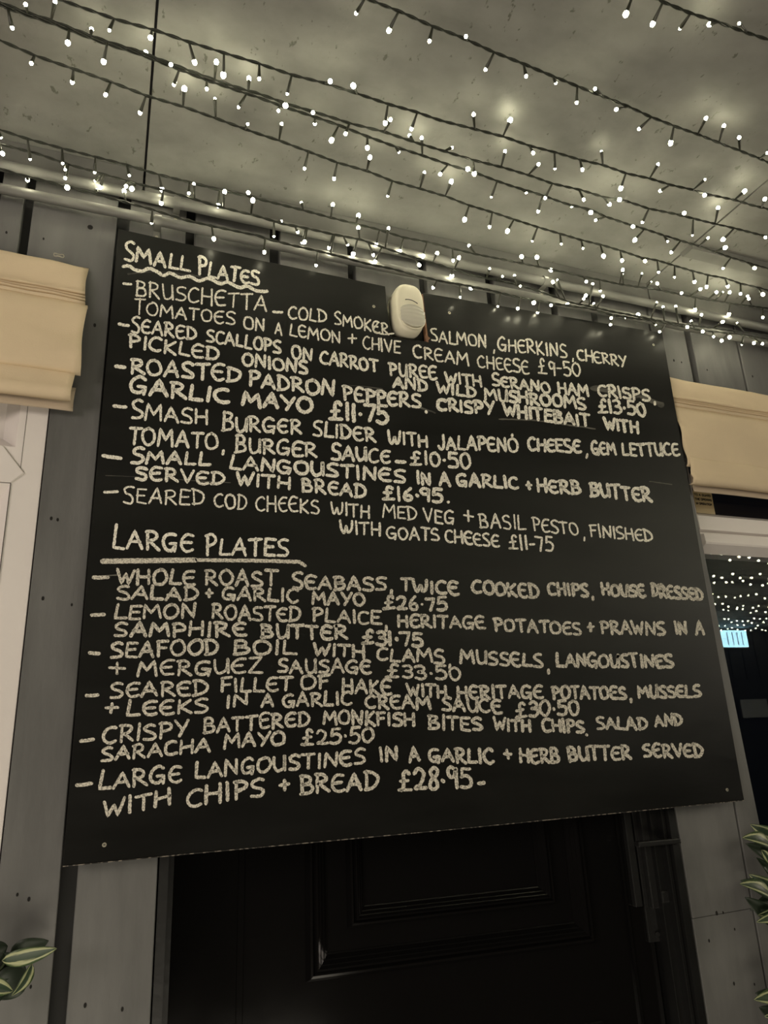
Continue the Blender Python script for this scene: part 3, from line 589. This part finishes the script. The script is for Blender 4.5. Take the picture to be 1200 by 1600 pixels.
# ------------------------------------------------------------------ roman blinds
def blind(x0, x1, xl0, ztop, zpl, zlip, zbot, name, label, seed, side):
    root = empty(name, ((x0+x1)/2, 0, ztop)); tag(root, label, 'blind')
    def sheet(prof, xa, xb, nm, m, amp, inset=0):
        b = MB(); bm = b.bm; nx = int((xb-xa)/.012); rows = []
        L_ = []
        for (a, c), (a2, c2) in zip(prof, prof[1:]):
            n = max(1, round(math.hypot(a2-a, c2-c)/.008))
            L_ += [(a+(a2-a)*k/n, c+(c2-c)*k/n) for k in range(n)]
        L_.append(prof[-1])
        for j, (y, z) in enumerate(L_):
            row = []
            for i in range(nx+1):
                x = xa+(xb-xa)*i/nx
                edge_ = min(1, min(x-xa, xb-x)/.05)
                d = noise.noise(Vector((x*5+seed, z*16, seed)))*amp + noise.noise(Vector((x*14, z*55+x*12, seed+3)))*amp*.45
                d += (1-edge_)*amp*.8*math.sin(z*90+seed)
                dz = noise.noise(Vector((x*3, seed, z*2)))*.004 + .0015*math.sin(x*9+seed)
                xx = x + (1-edge_)*.0015*math.sin(z*55+seed)*(1 if side > 0 else -1)
                row.append(bm.verts.new((xx, min(y+d, -.002), z+dz)))
            rows.append(row)
        for j in range(len(rows)-1):
            for i in range(nx): bm.faces.new((rows[j][i], rows[j][i+1], rows[j+1][i+1], rows[j+1][i]))
        bmesh.ops.recalc_face_normals(bm, faces=bm.faces[:])
        o = b.done(nm, m, root, True); md = o.modifiers.new('thick', 'SOLIDIFY'); md.thickness = .0012; md.offset = 1; return o
    sheet([(-.006, ztop), (-.010, ztop-.004), (-.013, ztop-.03), (-.014, zpl+.024), (-.022, zpl+.019), (-.009, zpl+.0175), (-.022, zpl+.013), (-.009, zpl+.0115), (-.024, zpl+.007), (-.010, zpl+.0055), (-.024, zpl+.001), (-.009, zpl-.005)], x0, x1, 'blind_top', m_blind, .005)
    if side < 0: sheet([(-.008, zpl-.002), (-.020, zpl-.004), (-.026, zpl-.02), (-.034, zpl-.06), (-.040, zlip+.02), (-.038, zlip+.002), (-.030, zlip-.003)], xl0[0], xl0[1], 'blind_fold', m_blind, .005)
    else: sheet([(-.008, zpl-.002), (-.018, zpl-.004), (-.022, zpl-.02), (-.024, zpl-.06), (-.0255, zlip+.02), (-.024, zlip+.002), (-.020, zlip-.003)], xl0[0], xl0[1], 'blind_fold', m_blind, .003)
    sheet([(-.0245, zlip+.02), (-.031, zlip-.006), (-.033, zlip-.025), (-.038, zbot+.012), (-.034, zbot+.002), (-.022, zbot+.001)], xl0[2], xl0[3], 'blind_fold', m_blind, .0035)
    sheet([(-.012, zbot+.03), (-.014, zbot), (-.015, zbot-.013)], xl0[4], xl0[5], 'blind_hem', m_blindhem, .001)
    return root
lb = blind(-1.36, -.0795, (-1.36, -.0755, -1.36, -.0835, -1.36, -.0800), 2.292, 2.214, 2.077, 2.027, 'roman_blind', 'folded cream roman blind left of the chalkboard', 3.1, -1)
rb = blind(1.162, 3.2, (1.162, 3.2, 1.165, 3.2, 1.180, 3.2), 2.268, 2.194, 2.045, 1.999, 'roman_blind', 'folded cream roman blind right of the chalkboard', 8.4, 1)
q = at(92, 399, -.014); b = MB()
b.tube([(q.x+.008*math.cos(a)-.0, -.014-.002*math.sin(3*a), q.z+.003*math.sin(a)) for a in [2*PI*k/14 for k in range(15)]], .0009, 6)
b.done('blind_hook', m_zinc, lb)

# ------------------------------------------------------------------ fairy lights
YW, ZW = -.052, CEIL-.040
def hang(px, py, off=0.0):                # the cable runs a little under the ceiling, or in front of the pipes
    d = ray(px, py); t1 = (ZW+off-CAM.z)/d.z if d.z > 0 else 1e9; t2 = (YW-CAM.y)/d.y if d.y > 0 else 1e9
    return CAM+d*min(t1, t2)
led_b = MB(); bmesh.ops.create_uvsphere(led_b.bm, u_segments=8, v_segments=6, radius=.0037)
bmesh.ops.scale(led_b.bm, vec=(1, 1, 1.25), verts=led_b.bm.verts)
tmp = led_b.done('led', m_led, None, True); LEDM = tmp.data; bpy.data.objects.remove(tmp)
rb_ = random.Random(5)
def stem_mesh(a, p):
    d = (p-a); l = d.length; d.normalize()
    b = MB(); b.tube([a, a+d*l*.45, a+d*(l-.004), p], [.0016, .0022, .0029, .0024], 7, True); return b
def string(name, label, wires, bulbs, extra=(), thick=.0019):
    s0 = hang(*wires[0][0]); root = empty(name, s0); tag(root, label, 'fairy lights', 'fairy light strings along the ceiling')
    for wv in wires:
        pts = [hang(*p) for p in wv]
        dd = (pts[0]-pts[1]).normalized()
        if wv[0][0] <= 5: pts = [pts[0]+dd*k for k in (2.0, 1.2, .5)] + pts     # runs on out of view
        if wv[-1][0] >= 1195:
            dd = (pts[-1]-pts[-3]).normalized(); pts += [pts[-1]+dd*k for k in (.4, 1.0, 2.0)]
        b = MB()
        fine = []
        for a, c in zip(pts, pts[1:]):
            n = max(1, int((c-a).length/.006)) if (c-a).length < .3 else 6
            fine += [a+(c-a)*k/n for k in range(n)]
        fine.append(pts[-1])
        for ph in (0, PI):                # two twisted strands
            tw = []
            for i, p in enumerate(fine):
                a = i*.9+ph; tw.append(p+Vector((0, math.cos(a)*.0013, math.sin(a)*.0013)))
            b.tube(tw, thick*.75, 5)
        b.done('cable', m_wire, root)
    for (ax, ay, bx, by) in bulbs:
        A = hang(ax, ay); d = ray(bx, by).normalized(); L_ = rb_.uniform(.024, .030)
        rel = A-CAM; tt = rel.dot(d); perp = (rel-d*tt).length
        if perp < L_:
            e = math.sqrt(L_*L_-perp*perp); s = tt-e
            if rb_.random() < .35: s = tt+e*.4
        else: s = tt
        P = CAM+d*s
        if P.z > CEIL-.016: P = CAM+d*(s*(CEIL-.016-CAM.z)/(P.z-CAM.z))
        if P.y > -.034 and P.z < CEIL-.02: P = CAM+d*((-.034-CAM.y)/d.y)
        st = stem_mesh(A, P).done('bulb_stem', m_wood2, root)
        o = bpy.data.objects.new('led', LEDM); C.objects.link(o); o.parent = st
        dirn = (P-A); o.matrix_world = Matrix.Translation(P) @ dirn.to_track_quat('Z', 'Y').to_matrix().to_4x4() @ Matrix.Scale(rb_.choice((.6, .7, .8, .95, 1.1)), 4)
    return root
WA = [(960, -22), (1010, -10), (1036, 3), (1080, 21), (1123, 35), (1166, 51), (1200, 62)]
BA = [(987, -2, 978, 22), (1036, 3, 1020, 37), (1079, 21, 1063, 44), (1123, 34, 1109, 38), (1166, 50, 1155, 37)]
WB = [(540, -18), (578, 0), (627, 19), (673, 40), (720, 58), (770, 81), (820, 101), (863, 119), (900, 134), (947, 153), (980, 166), (1017, 183), (1053, 197), (1090, 210), (1123, 223), (1157, 236), (1187, 248), (1202, 255)]
BB = [(570, -2, 557, 20), (623, 18, 608, 47), (676, 42, 671, 64), (730, 62, 728, 57), (772, 82, 759, 108), (818, 100, 822, 119), (863, 119, 868, 129), (902, 134, 901, 160), (943, 152, 930, 139), (982, 167, 963, 171), (1018, 183, 999, 201), (1053, 197, 1048, 223), (1090, 210, 1103, 185), (1123, 223, 1131, 197), (1156, 236, 1155, 215), (1187, 248, 1199, 239)]
WC = [(60, -15), (95, 0), (180, 30), (247, 49), (293, 65), (350, 83), (400, 98), (455, 117), (507, 130), (557, 146), (607, 163), (650, 175), (687, 188), (742, 202), (785, 213), (828, 228), (867, 238), (907, 250), (942, 258), (978, 271), (1015, 279), (1047, 289), (1083, 297), (1102, 303), (1150, 313), (1172, 320), (1200, 327)]
BC = [(178, 30, 171, 47), (237, 48, 235, 59), (295, 65, 304, 97), (350, 83, 349, 117), (405, 100, 405, 123), (456, 117, 449, 146), (508, 130, 516, 127), (558, 146, 552, 134), (606, 163, 602, 192), (652, 176, 643, 201), (695, 190, 686, 188), (742, 202, 740, 179), (786, 213, 797, 188), (827, 228, 833, 239), (866, 238, 867, 263), (906, 250, 910, 265), (942, 258, 940, 237), (978, 271, 970, 294), (1015, 279, 1028, 257), (1047, 289, 1032, 298), (1083, 297, 1101, 281), (1118, 306, 1101, 305), (1147, 313, 1163, 299), (1190, 324, 1195, 311)]
WD1 = [(0, 4), (40, 19), (80, 32), (137, 54), (167, 65), (213, 79), (260, 97), (327, 122), (387, 142), (400, 145), (447, 162), (497, 177), (547, 193), (600, 206), (647, 222), (693, 236), (738, 250), (783, 261), (830, 275), (863, 287), (907, 297), (943, 308), (980, 315), (1013, 326), (1057, 335), (1117, 350), (1148, 357), (1187, 367), (1200, 370)]
BD1 = [(12, 12, 19, 43), (43, 20, 40, 7), (80, 32, 86, 3), (108, 44, 106, 67), (142, 56, 143, 46), (168, 65, 162, 96), (215, 80, 227, 83), (335, 124, 338, 97), (388, 142, 389, 123), (436, 158, 446, 165), (487, 174, 489, 176), (546, 193, 540, 209), (600, 206, 610, 187), (647, 222, 640, 212), (694, 236, 706, 231), (739, 250, 741, 271), (783, 261, 789, 237), (824, 275, 841, 257), (863, 287, 852, 309), (905, 297, 912, 312), (943, 308, 952, 319), (980, 315, 968, 312), (1014, 326, 1004, 347), (1060, 336, 1069, 333), (1083, 343, 1082, 367), (1117, 350, 1122, 325), (1147, 357, 1130, 374), (1188, 367, 1196, 371)]
WD2 = [(0, 8), (40, 23), (80, 36), (137, 58), (167, 69), (213, 83), (260, 101), (327, 127), (387, 147), (400, 151), (443, 167), (483, 180), (530, 196), (573, 213), (620, 230), (660, 243), (700, 257), (740, 269), (777, 283), (800, 291), (847, 305), (883, 318), (923, 328), (947, 339), (980, 350), (1007, 358), (1040, 369), (1093, 385), (1143, 403), (1173, 412), (1200, 420)]
BD2 = [(262, 102, 267, 101), (280, 109, 272, 132), (323, 126, 323, 139), (385, 147, 373, 167), (437, 165, 435, 173), (492, 183, 492, 193), (529, 197, 518, 219), (574, 213, 574, 231), (618, 230, 623, 237), (660, 243, 659, 216), (700, 257, 688, 272), (738, 268, 731, 264), (777, 283, 768, 307), (813, 295, 822, 300), (848, 306, 841, 330), (885, 318, 893, 322), (915, 327, 923, 332), (947, 339, 931, 344), (982, 350, 989, 354), (1007, 358, 992, 375), (1037, 368, 1043, 377), (1063, 377, 1049, 394), (1092, 385, 1106, 372), (1115, 394, 1133, 387), (1142, 403, 1130, 419), (1170, 411, 1179, 419)]
WE = [(0, 63), (55, 87), (113, 107), (173, 128), (230, 150), (287, 167), (337, 185), (400, 208), (437, 220), (482, 237), (527, 254), (573, 267), (613, 283), (657, 295), (697, 307), (733, 321), (770, 332), (800, 342), (840, 355), (877, 366), (907, 375), (940, 383), (970, 392), (1000, 402), (1027, 407), (1053, 415), (1083, 424), (1107, 430), (1133, 435), (1157, 443), (1187, 450), (1200, 454)]
BE = [(54, 87, 49, 99), (115, 107, 113, 128), (173, 129, 165, 148), (228, 150, 219, 176), (286, 166, 288, 139), (337, 184, 336, 155), (383, 202, 387, 194), (436, 220, 440, 194), (482, 237, 476, 263), (527, 254, 522, 279), (573, 267, 578, 246), (613, 283, 606, 306), (656, 295, 663, 270), (696, 306, 705, 284), (733, 321, 726, 343), (769, 332, 765, 354), (803, 343, 793, 361), (840, 355, 832, 376), (875, 365, 877, 381), (908, 375, 911, 388), (938, 383, 943, 400), (969, 392, 972, 407), (1000, 402, 1008, 408), (1027, 407, 1029, 425), (1054, 415, 1054, 433), (1082, 424, 1085, 440), (1106, 430, 1104, 448), (1133, 436, 1137, 447), (1157, 443, 1157, 459), (1185, 450, 1192, 460)]
WF = [(0, 203), (43, 217), (97, 232), (148, 245), (198, 258), (248, 273), (297, 285), (343, 297), (387, 306), (400, 310), (472, 328), (517, 340), (557, 350), (593, 359), (630, 371), (667, 378), (707, 388), (743, 397), (773, 403), (800, 408), (857, 420), (910, 432), (940, 438), (973, 445), (1030, 453), (1087, 465), (1140, 474), (1200, 482)]
BF = [(-3, 202, 1, 214), (43, 217, 47, 248), (97, 232, 98, 255), (149, 245, 148, 269), (198, 258, 202, 274), (248, 273, 253, 296), (296, 285, 295, 302), (343, 297, 341, 321), (388, 306, 388, 301), (474, 328, 471, 317), (517, 340, 520, 320), (556, 350, 560, 337), (593, 359, 588, 382), (631, 371, 625, 392), (667, 379, 661, 400), (707, 388, 708, 407), (743, 396, 733, 384), (817, 411, 815, 401), (842, 417, 839, 402), (880, 425, 861, 422), (912, 433, 916, 440), (937, 437, 938, 454), (968, 444, 973, 422), (975, 446, 973, 429), (997, 449, 1003, 428), (1010, 450, 1017, 441), (1033, 454, 1027, 443), (1060, 460, 1065, 458), (1087, 465, 1086, 484), (1078, 463, 1094, 452), (1107, 467, 1119, 457), (1117, 469, 1129, 457), (1132, 472, 1140, 457), (1141, 474, 1139, 491), (1157, 476, 1168, 463), (1175, 478, 1170, 467), (1192, 481, 1192, 496)]
WG = [(0, 225), (57, 240), (107, 257), (160, 272), (213, 287), (260, 298), (300, 310), (350, 325), (400, 337), (443, 350), (480, 357), (520, 366), (563, 374), (597, 386), (630, 397), (673, 410), (713, 422), (743, 431), (777, 438), (800, 443), (843, 455), (890, 472), (927, 480), (957, 487), (1000, 495), (1033, 502), (1067, 507), (1117, 513), (1153, 518), (1200, 524)]
BG = [(0, 226, 4, 240), (105, 256, 102, 265), (107, 258, 102, 278), (160, 272, 149, 282), (162, 273, 157, 292), (198, 283, 197, 291), (213, 287, 206, 295), (255, 298, 252, 317), (304, 311, 303, 288), (349, 324, 351, 300), (392, 335, 395, 313), (430, 347, 439, 346), (428, 346, 428, 369), (460, 352, 465, 362), (478, 357, 472, 379), (480, 358, 476, 378), (520, 367, 514, 387), (523, 367, 516, 396), (537, 370, 543, 382), (559, 373, 552, 397), (562, 374, 560, 356), (602, 388, 607, 357), (575, 378, 583, 398), (597, 386, 586, 409), (648, 402, 646, 402), (648, 403, 655, 414), (675, 411, 683, 396), (710, 421, 717, 403), (706, 420, 706, 431), (760, 434, 765, 420), (777, 438, 785, 432), (807, 445, 804, 431), (813, 447, 813, 447), (874, 465, 864, 441), (883, 468, 871, 438), (905, 475, 912, 467), (905, 475, 915, 462), (920, 479, 926, 444), (933, 481, 942, 463), (1017, 498, 1026, 473), (1038, 502, 1036, 480), (1060, 506, 1056, 479), (1092, 510, 1096, 492), (1114, 513, 1129, 503), (1162, 518, 1152, 505)]
WH = [(0, 263), (27, 272), (100, 290), (147, 302), (200, 317), (240, 328), (287, 343), (330, 353), (400, 367), (417, 373), (460, 384), (497, 392), (537, 402), (573, 412), (613, 420), (647, 429), (683, 438), (717, 444), (760, 452), (800, 462), (850, 472), (890, 478), (920, 482), (957, 492), (1040, 505), (1100, 517), (1150, 522), (1200, 530)]
BH = [(43, 276, 43, 281), (103, 291, 105, 293), (148, 302, 151, 297), (196, 316, 194, 299), (238, 328, 237, 348), (331, 353, 334, 373), (414, 373, 413, 394), (496, 392, 494, 414), (683, 438, 677, 449), (718, 444, 719, 464), (742, 449, 736, 450), (755, 452, 760, 452), (782, 457, 778, 478), (813, 465, 809, 482), (837, 469, 834, 473), (843, 471, 840, 488), (867, 475, 861, 477), (893, 478, 887, 476), (932, 484, 928, 475), (958, 492, 955, 497), (961, 492, 954, 507), (985, 496, 978, 496), (1000, 499, 997, 492), (1018, 501, 1024, 507), (1041, 505, 1031, 518), (1067, 510, 1074, 511), (1085, 513, 1080, 502), (1095, 516, 1098, 518), (1114, 518, 1115, 526), (1137, 520, 1140, 527), (1138, 520, 1128, 532), (1162, 524, 1159, 538), (1182, 528, 1178, 536), (1170, 526, 1191, 537)]
string('fairy_lights', 'string of warm fairy lights crossing only the top right corner of the ceiling', [WA], BA)
string('fairy_lights', 'lone string of warm fairy lights sagging across the open upper right ceiling', [WB], BB)
string('fairy_lights', 'fairy light string just above the doubled twisted cable on the ceiling', [WC], BC)
string('fairy_lights', 'upper fairy light string of the close twisted pair across the middle of the ceiling', [WD1], BD1)
string('fairy_lights', 'lower fairy light string of the close twisted pair across the middle of the ceiling', [WD2], BD2)
string('fairy_lights', 'fairy light string just below the twisted pair, its bulbs mostly hanging on short stems', [WE], BE)
string('fairy_lights', 'fairy light string on the ceiling nearest the wall above both pipes', [WF], BF)
string('fairy_lights', 'fairy light string running along the upper grey pipe', [WG], BG)
string('fairy_lights', 'fairy light string running along the lower grey pipe over the chalkboard', [WH], BH)
# strings over the rest of the room, seen only as dots mirrored in the right window
for k in range(12):
    y = -.95-.34*k+rb_.uniform(-.05, .05); b = MB(); lb2 = MB(); pts = []
    X0, X1 = (-2.5, 8.6) if k > 1 else (1.9, 8.6)
    n = int((X1-X0)/.085)
    for i in range(n+1):
        x = X0+(X1-X0)*i/n; z = ZW-.012*abs(math.sin(x*1.9+k)); yy = y+.05*math.sin(x*.8+k*2)
        pts.append((x, yy, z))
        if x < 2.2 and i % 3: continue
        a = rb_.uniform(0, 2*PI); c = Vector((x, yy+.014*math.cos(a), z+.018*math.sin(a)-.006)); c.z = min(c.z, CEIL-.008)
        b.tube([(x, yy, z), tuple(c)], .0016, 4)
        bmesh.ops.create_icosphere(lb2.bm, subdivisions=1, radius=.008, matrix=Matrix.Translation(c))
    b.tube(pts, .0015, 4)
    root = empty('fairy_lights', (X0, y, ZW)); tag(root, 'string of warm fairy lights over the room behind, mirrored as dots in the right window', 'fairy lights', 'fairy lights mirrored in the right window')
    b.done('cable', m_wire, root); o = lb2.done('led_row', m_led, root); o['kind'] = 'stuff'

# ------------------------------------------------------------------ things mirrored in the right window
def refl(px, py, Y, off=.06):
    d = ray(px, py); t = (off-CAM.y)/d.y; p = CAM+d*t; return p+Vector((d.x, -d.y, d.z))*((off-Y)/d.y)
a = refl(1127, 1011, YB+.03); c = refl(1163, 986, YB+.03)
sg = empty('emergency_light', ((a.x+c.x)/2, YB, a.z)); tag(sg, 'blue white lit bulkhead lamp mirrored in the right window', 'lamp')
MB().box(a.x-.01, c.x+.01, YB+.0005, YB+.035, a.z-.01, c.z+.01, .004).done('housing', m_white, sg)
m_sign = mat('lamp_diffuser', (.6, .8, .9), .3, emis=(.45, .82, 1), estr=9)
MB().box(a.x, c.x, YB+.035, YB+.05, a.z, c.z, .012).done('diffuser', m_sign, sg)
b = MB()
for t in (.22, .42, .6, .78): b.box(a.x+(c.x-a.x)*t, a.x+(c.x-a.x)*t+.012, YB+.0502, YB+.052, a.z+.02, c.z-.02)
b.done('diffuser_rib', mat('rib_blue', (.05, .2, .3), .4), sg)
a = refl(1160, 1122, YB+.02); c = refl(1197, 1092, YB+.02)
nb = empty('notice_board', ((a.x+c.x)/2, YB, a.z)); tag(nb, 'pale grey notice panel mirrored low in the right window', 'notice board')
MB().box(a.x, c.x, YB+.0005, YB+.02, a.z, c.z, .003).done('panel', mat('pale_panel', (.55, .56, .6), .7), nb)
MB().box(a.x-.03, a.x, YB+.0005, YB+.03, a.z-.03, c.z+.03).done('panel_frame', m_far, nb)

# ------------------------------------------------------------------ foliage
def leaf(root, base, tip, wd, yb, yt, m=None, roll=0., fold=.35, bend=.12, nm='leaf'):
    a = at(*base, yb); c = at(*tip, yt); ax = (c-a); L_ = ax.length; ax.normalize()
    nrm = Vector((0, -1, 0)); side = ax.cross(nrm).normalized(); nrm = side.cross(ax).normalized()
    R3 = Matrix.Rotation(roll, 3, ax); side = R3 @ side; nrm = R3 @ nrm
    bm = bmesh.new(); uvl = bm.loops.layers.uv.new('UVMap'); n = 12; rows = []
    for i in range(n+1):
        t = i/n; hw = wd*.5*(math.sin(PI*min(1, t**.8))**.75)*(1-.15*t)+.0004
        cc = a+ax*L_*t+nrm*bend*L_*math.sin(PI*t)
        rows.append([bm.verts.new(cc+side*hw*s+nrm*(abs(s)*hw*fold)) for s in (-1, -.5, 0, .5, 1)])
    for i in range(n):
        for k in range(4):
            f = bm.faces.new((rows[i][k], rows[i][k+1], rows[i+1][k+1], rows[i+1][k])); f.smooth = True
            for lp, (u, v) in zip(f.loops, ((k/4, i/n), ((k+1)/4, i/n), ((k+1)/4, (i+1)/n), (k/4, (i+1)/n))): lp[uvl].uv = (u, v)
    me = bpy.data.meshes.new(nm); bm.to_mesh(me); bm.free(); o = link(nm, me, root, m or m_leaf)
    md = o.modifiers.new('thick', 'SOLIDIFY'); md.thickness = .0006; return o
pl = empty('trailing_plant', at(-20, 1620, -.05)); tag(pl, 'variegated green and cream leaves of a trailing plant at the lower left', 'plant')
leaf(pl, (3, 1501), (89, 1482), .021, -.06, -.065, roll=.15, fold=.15, bend=.05)
leaf(pl, (15, 1490), (76, 1470), .026, -.02, -.02, m_dleaf, bend=.1)
leaf(pl, (50, 1506), (18, 1556), .017, -.05, -.045, roll=-.7)
leaf(pl, (-34, 1535), (20, 1549), .020, -.07, -.06, roll=-.3)
leaf(pl, (-10, 1505), (30, 1515), .035, -.03, -.03, m_dleaf); leaf(pl, (40, 1510), (-10, 1560), .04, -.03, -.028, m_dleaf)
leaf(pl, (-40, 1500), (12, 1478), .03, -.05, -.03, m_dleaf); leaf(pl, (-30, 1560), (14, 1530), .03, -.04, -.03, m_dleaf)
leaf(pl, (-60, 1570), (-5, 1600), .024, -.07, -.05); leaf(pl, (-70, 1520), (-20, 1470), .024, -.07, -.05)
b = MB(); b.tube([at(-60, 1640, -.05), at(-40, 1580, -.04), at(-10, 1530, -.035), at(10, 1500, -.04), at(30, 1498, -.05)], .0016, 6); b.done('stem', m_stem, pl)
pr = empty('trailing_plant', at(1230, 1640, -.04)); tag(pr, 'variegated green and cream leaves of a trailing plant at the lower right edge', 'plant')
for bs, tp, wd, yb, yt, m, rl in (
    ((1205, 1322), (1160, 1309), .030, -.05, -.05, None, .6), ((1215, 1305), (1172, 1288), .028, -.04, -.03, None, -.5), ((1212, 1345), (1165, 1318), .03, -.03, -.03, m_dleaf, 0),
    ((1215, 1295), (1178, 1320), .03, -.02, -.02, m_dleaf, .3), ((1190, 1328), (1204, 1352), .016, -.045, -.04, None, .2), ((1210, 1375), (1182, 1340), .02, -.03, -.03, m_dleaf, 0),
    ((1207, 1403), (1156, 1381), .030, -.05, -.05, None, .6), ((1215, 1385), (1170, 1366), .028, -.035, -.03, None, -.5), ((1210, 1400), (1157, 1376), .034, -.025, -.025, m_dleaf, .2),
    ((1212, 1440), (1164, 1402), .034, -.03, -.03, m_dleaf, -.2), ((1215, 1412), (1184, 1430), .018, -.05, -.045, None, -.3), ((1225, 1432), (1182, 1441), .020, -.05, -.05, None, .5),
    ((1218, 1400), (1172, 1422), .03, -.03, -.03, m_dleaf, .3), ((1225, 1370), (1190, 1395), .03, -.03, -.03, m_dleaf, .1),
    ((1230, 1560), (1178, 1562), .030, -.05, -.05, None, .5), ((1220, 1555), (1180, 1552), .022, -.04, -.04, m_dleaf, .2), ((1215, 1590), (1186, 1574), .028, -.035, -.03, m_dleaf, 0),
    ((1230, 1580), (1194, 1588), .02, -.05, -.05, None, 0), ((1250, 1480), (1212, 1500), .02, -.05, -.05, None, 0)):
    leaf(pr, bs, tp, wd, yb, yt, m, rl)
b = MB(); b.tube([at(1245, 1640, -.04), at(1222, 1560, -.035), at(1216, 1480, -.03), at(1212, 1400, -.03), at(1210, 1330, -.03), at(1206, 1290, -.03)], .002, 6); b.done('stem', m_stem, pr)
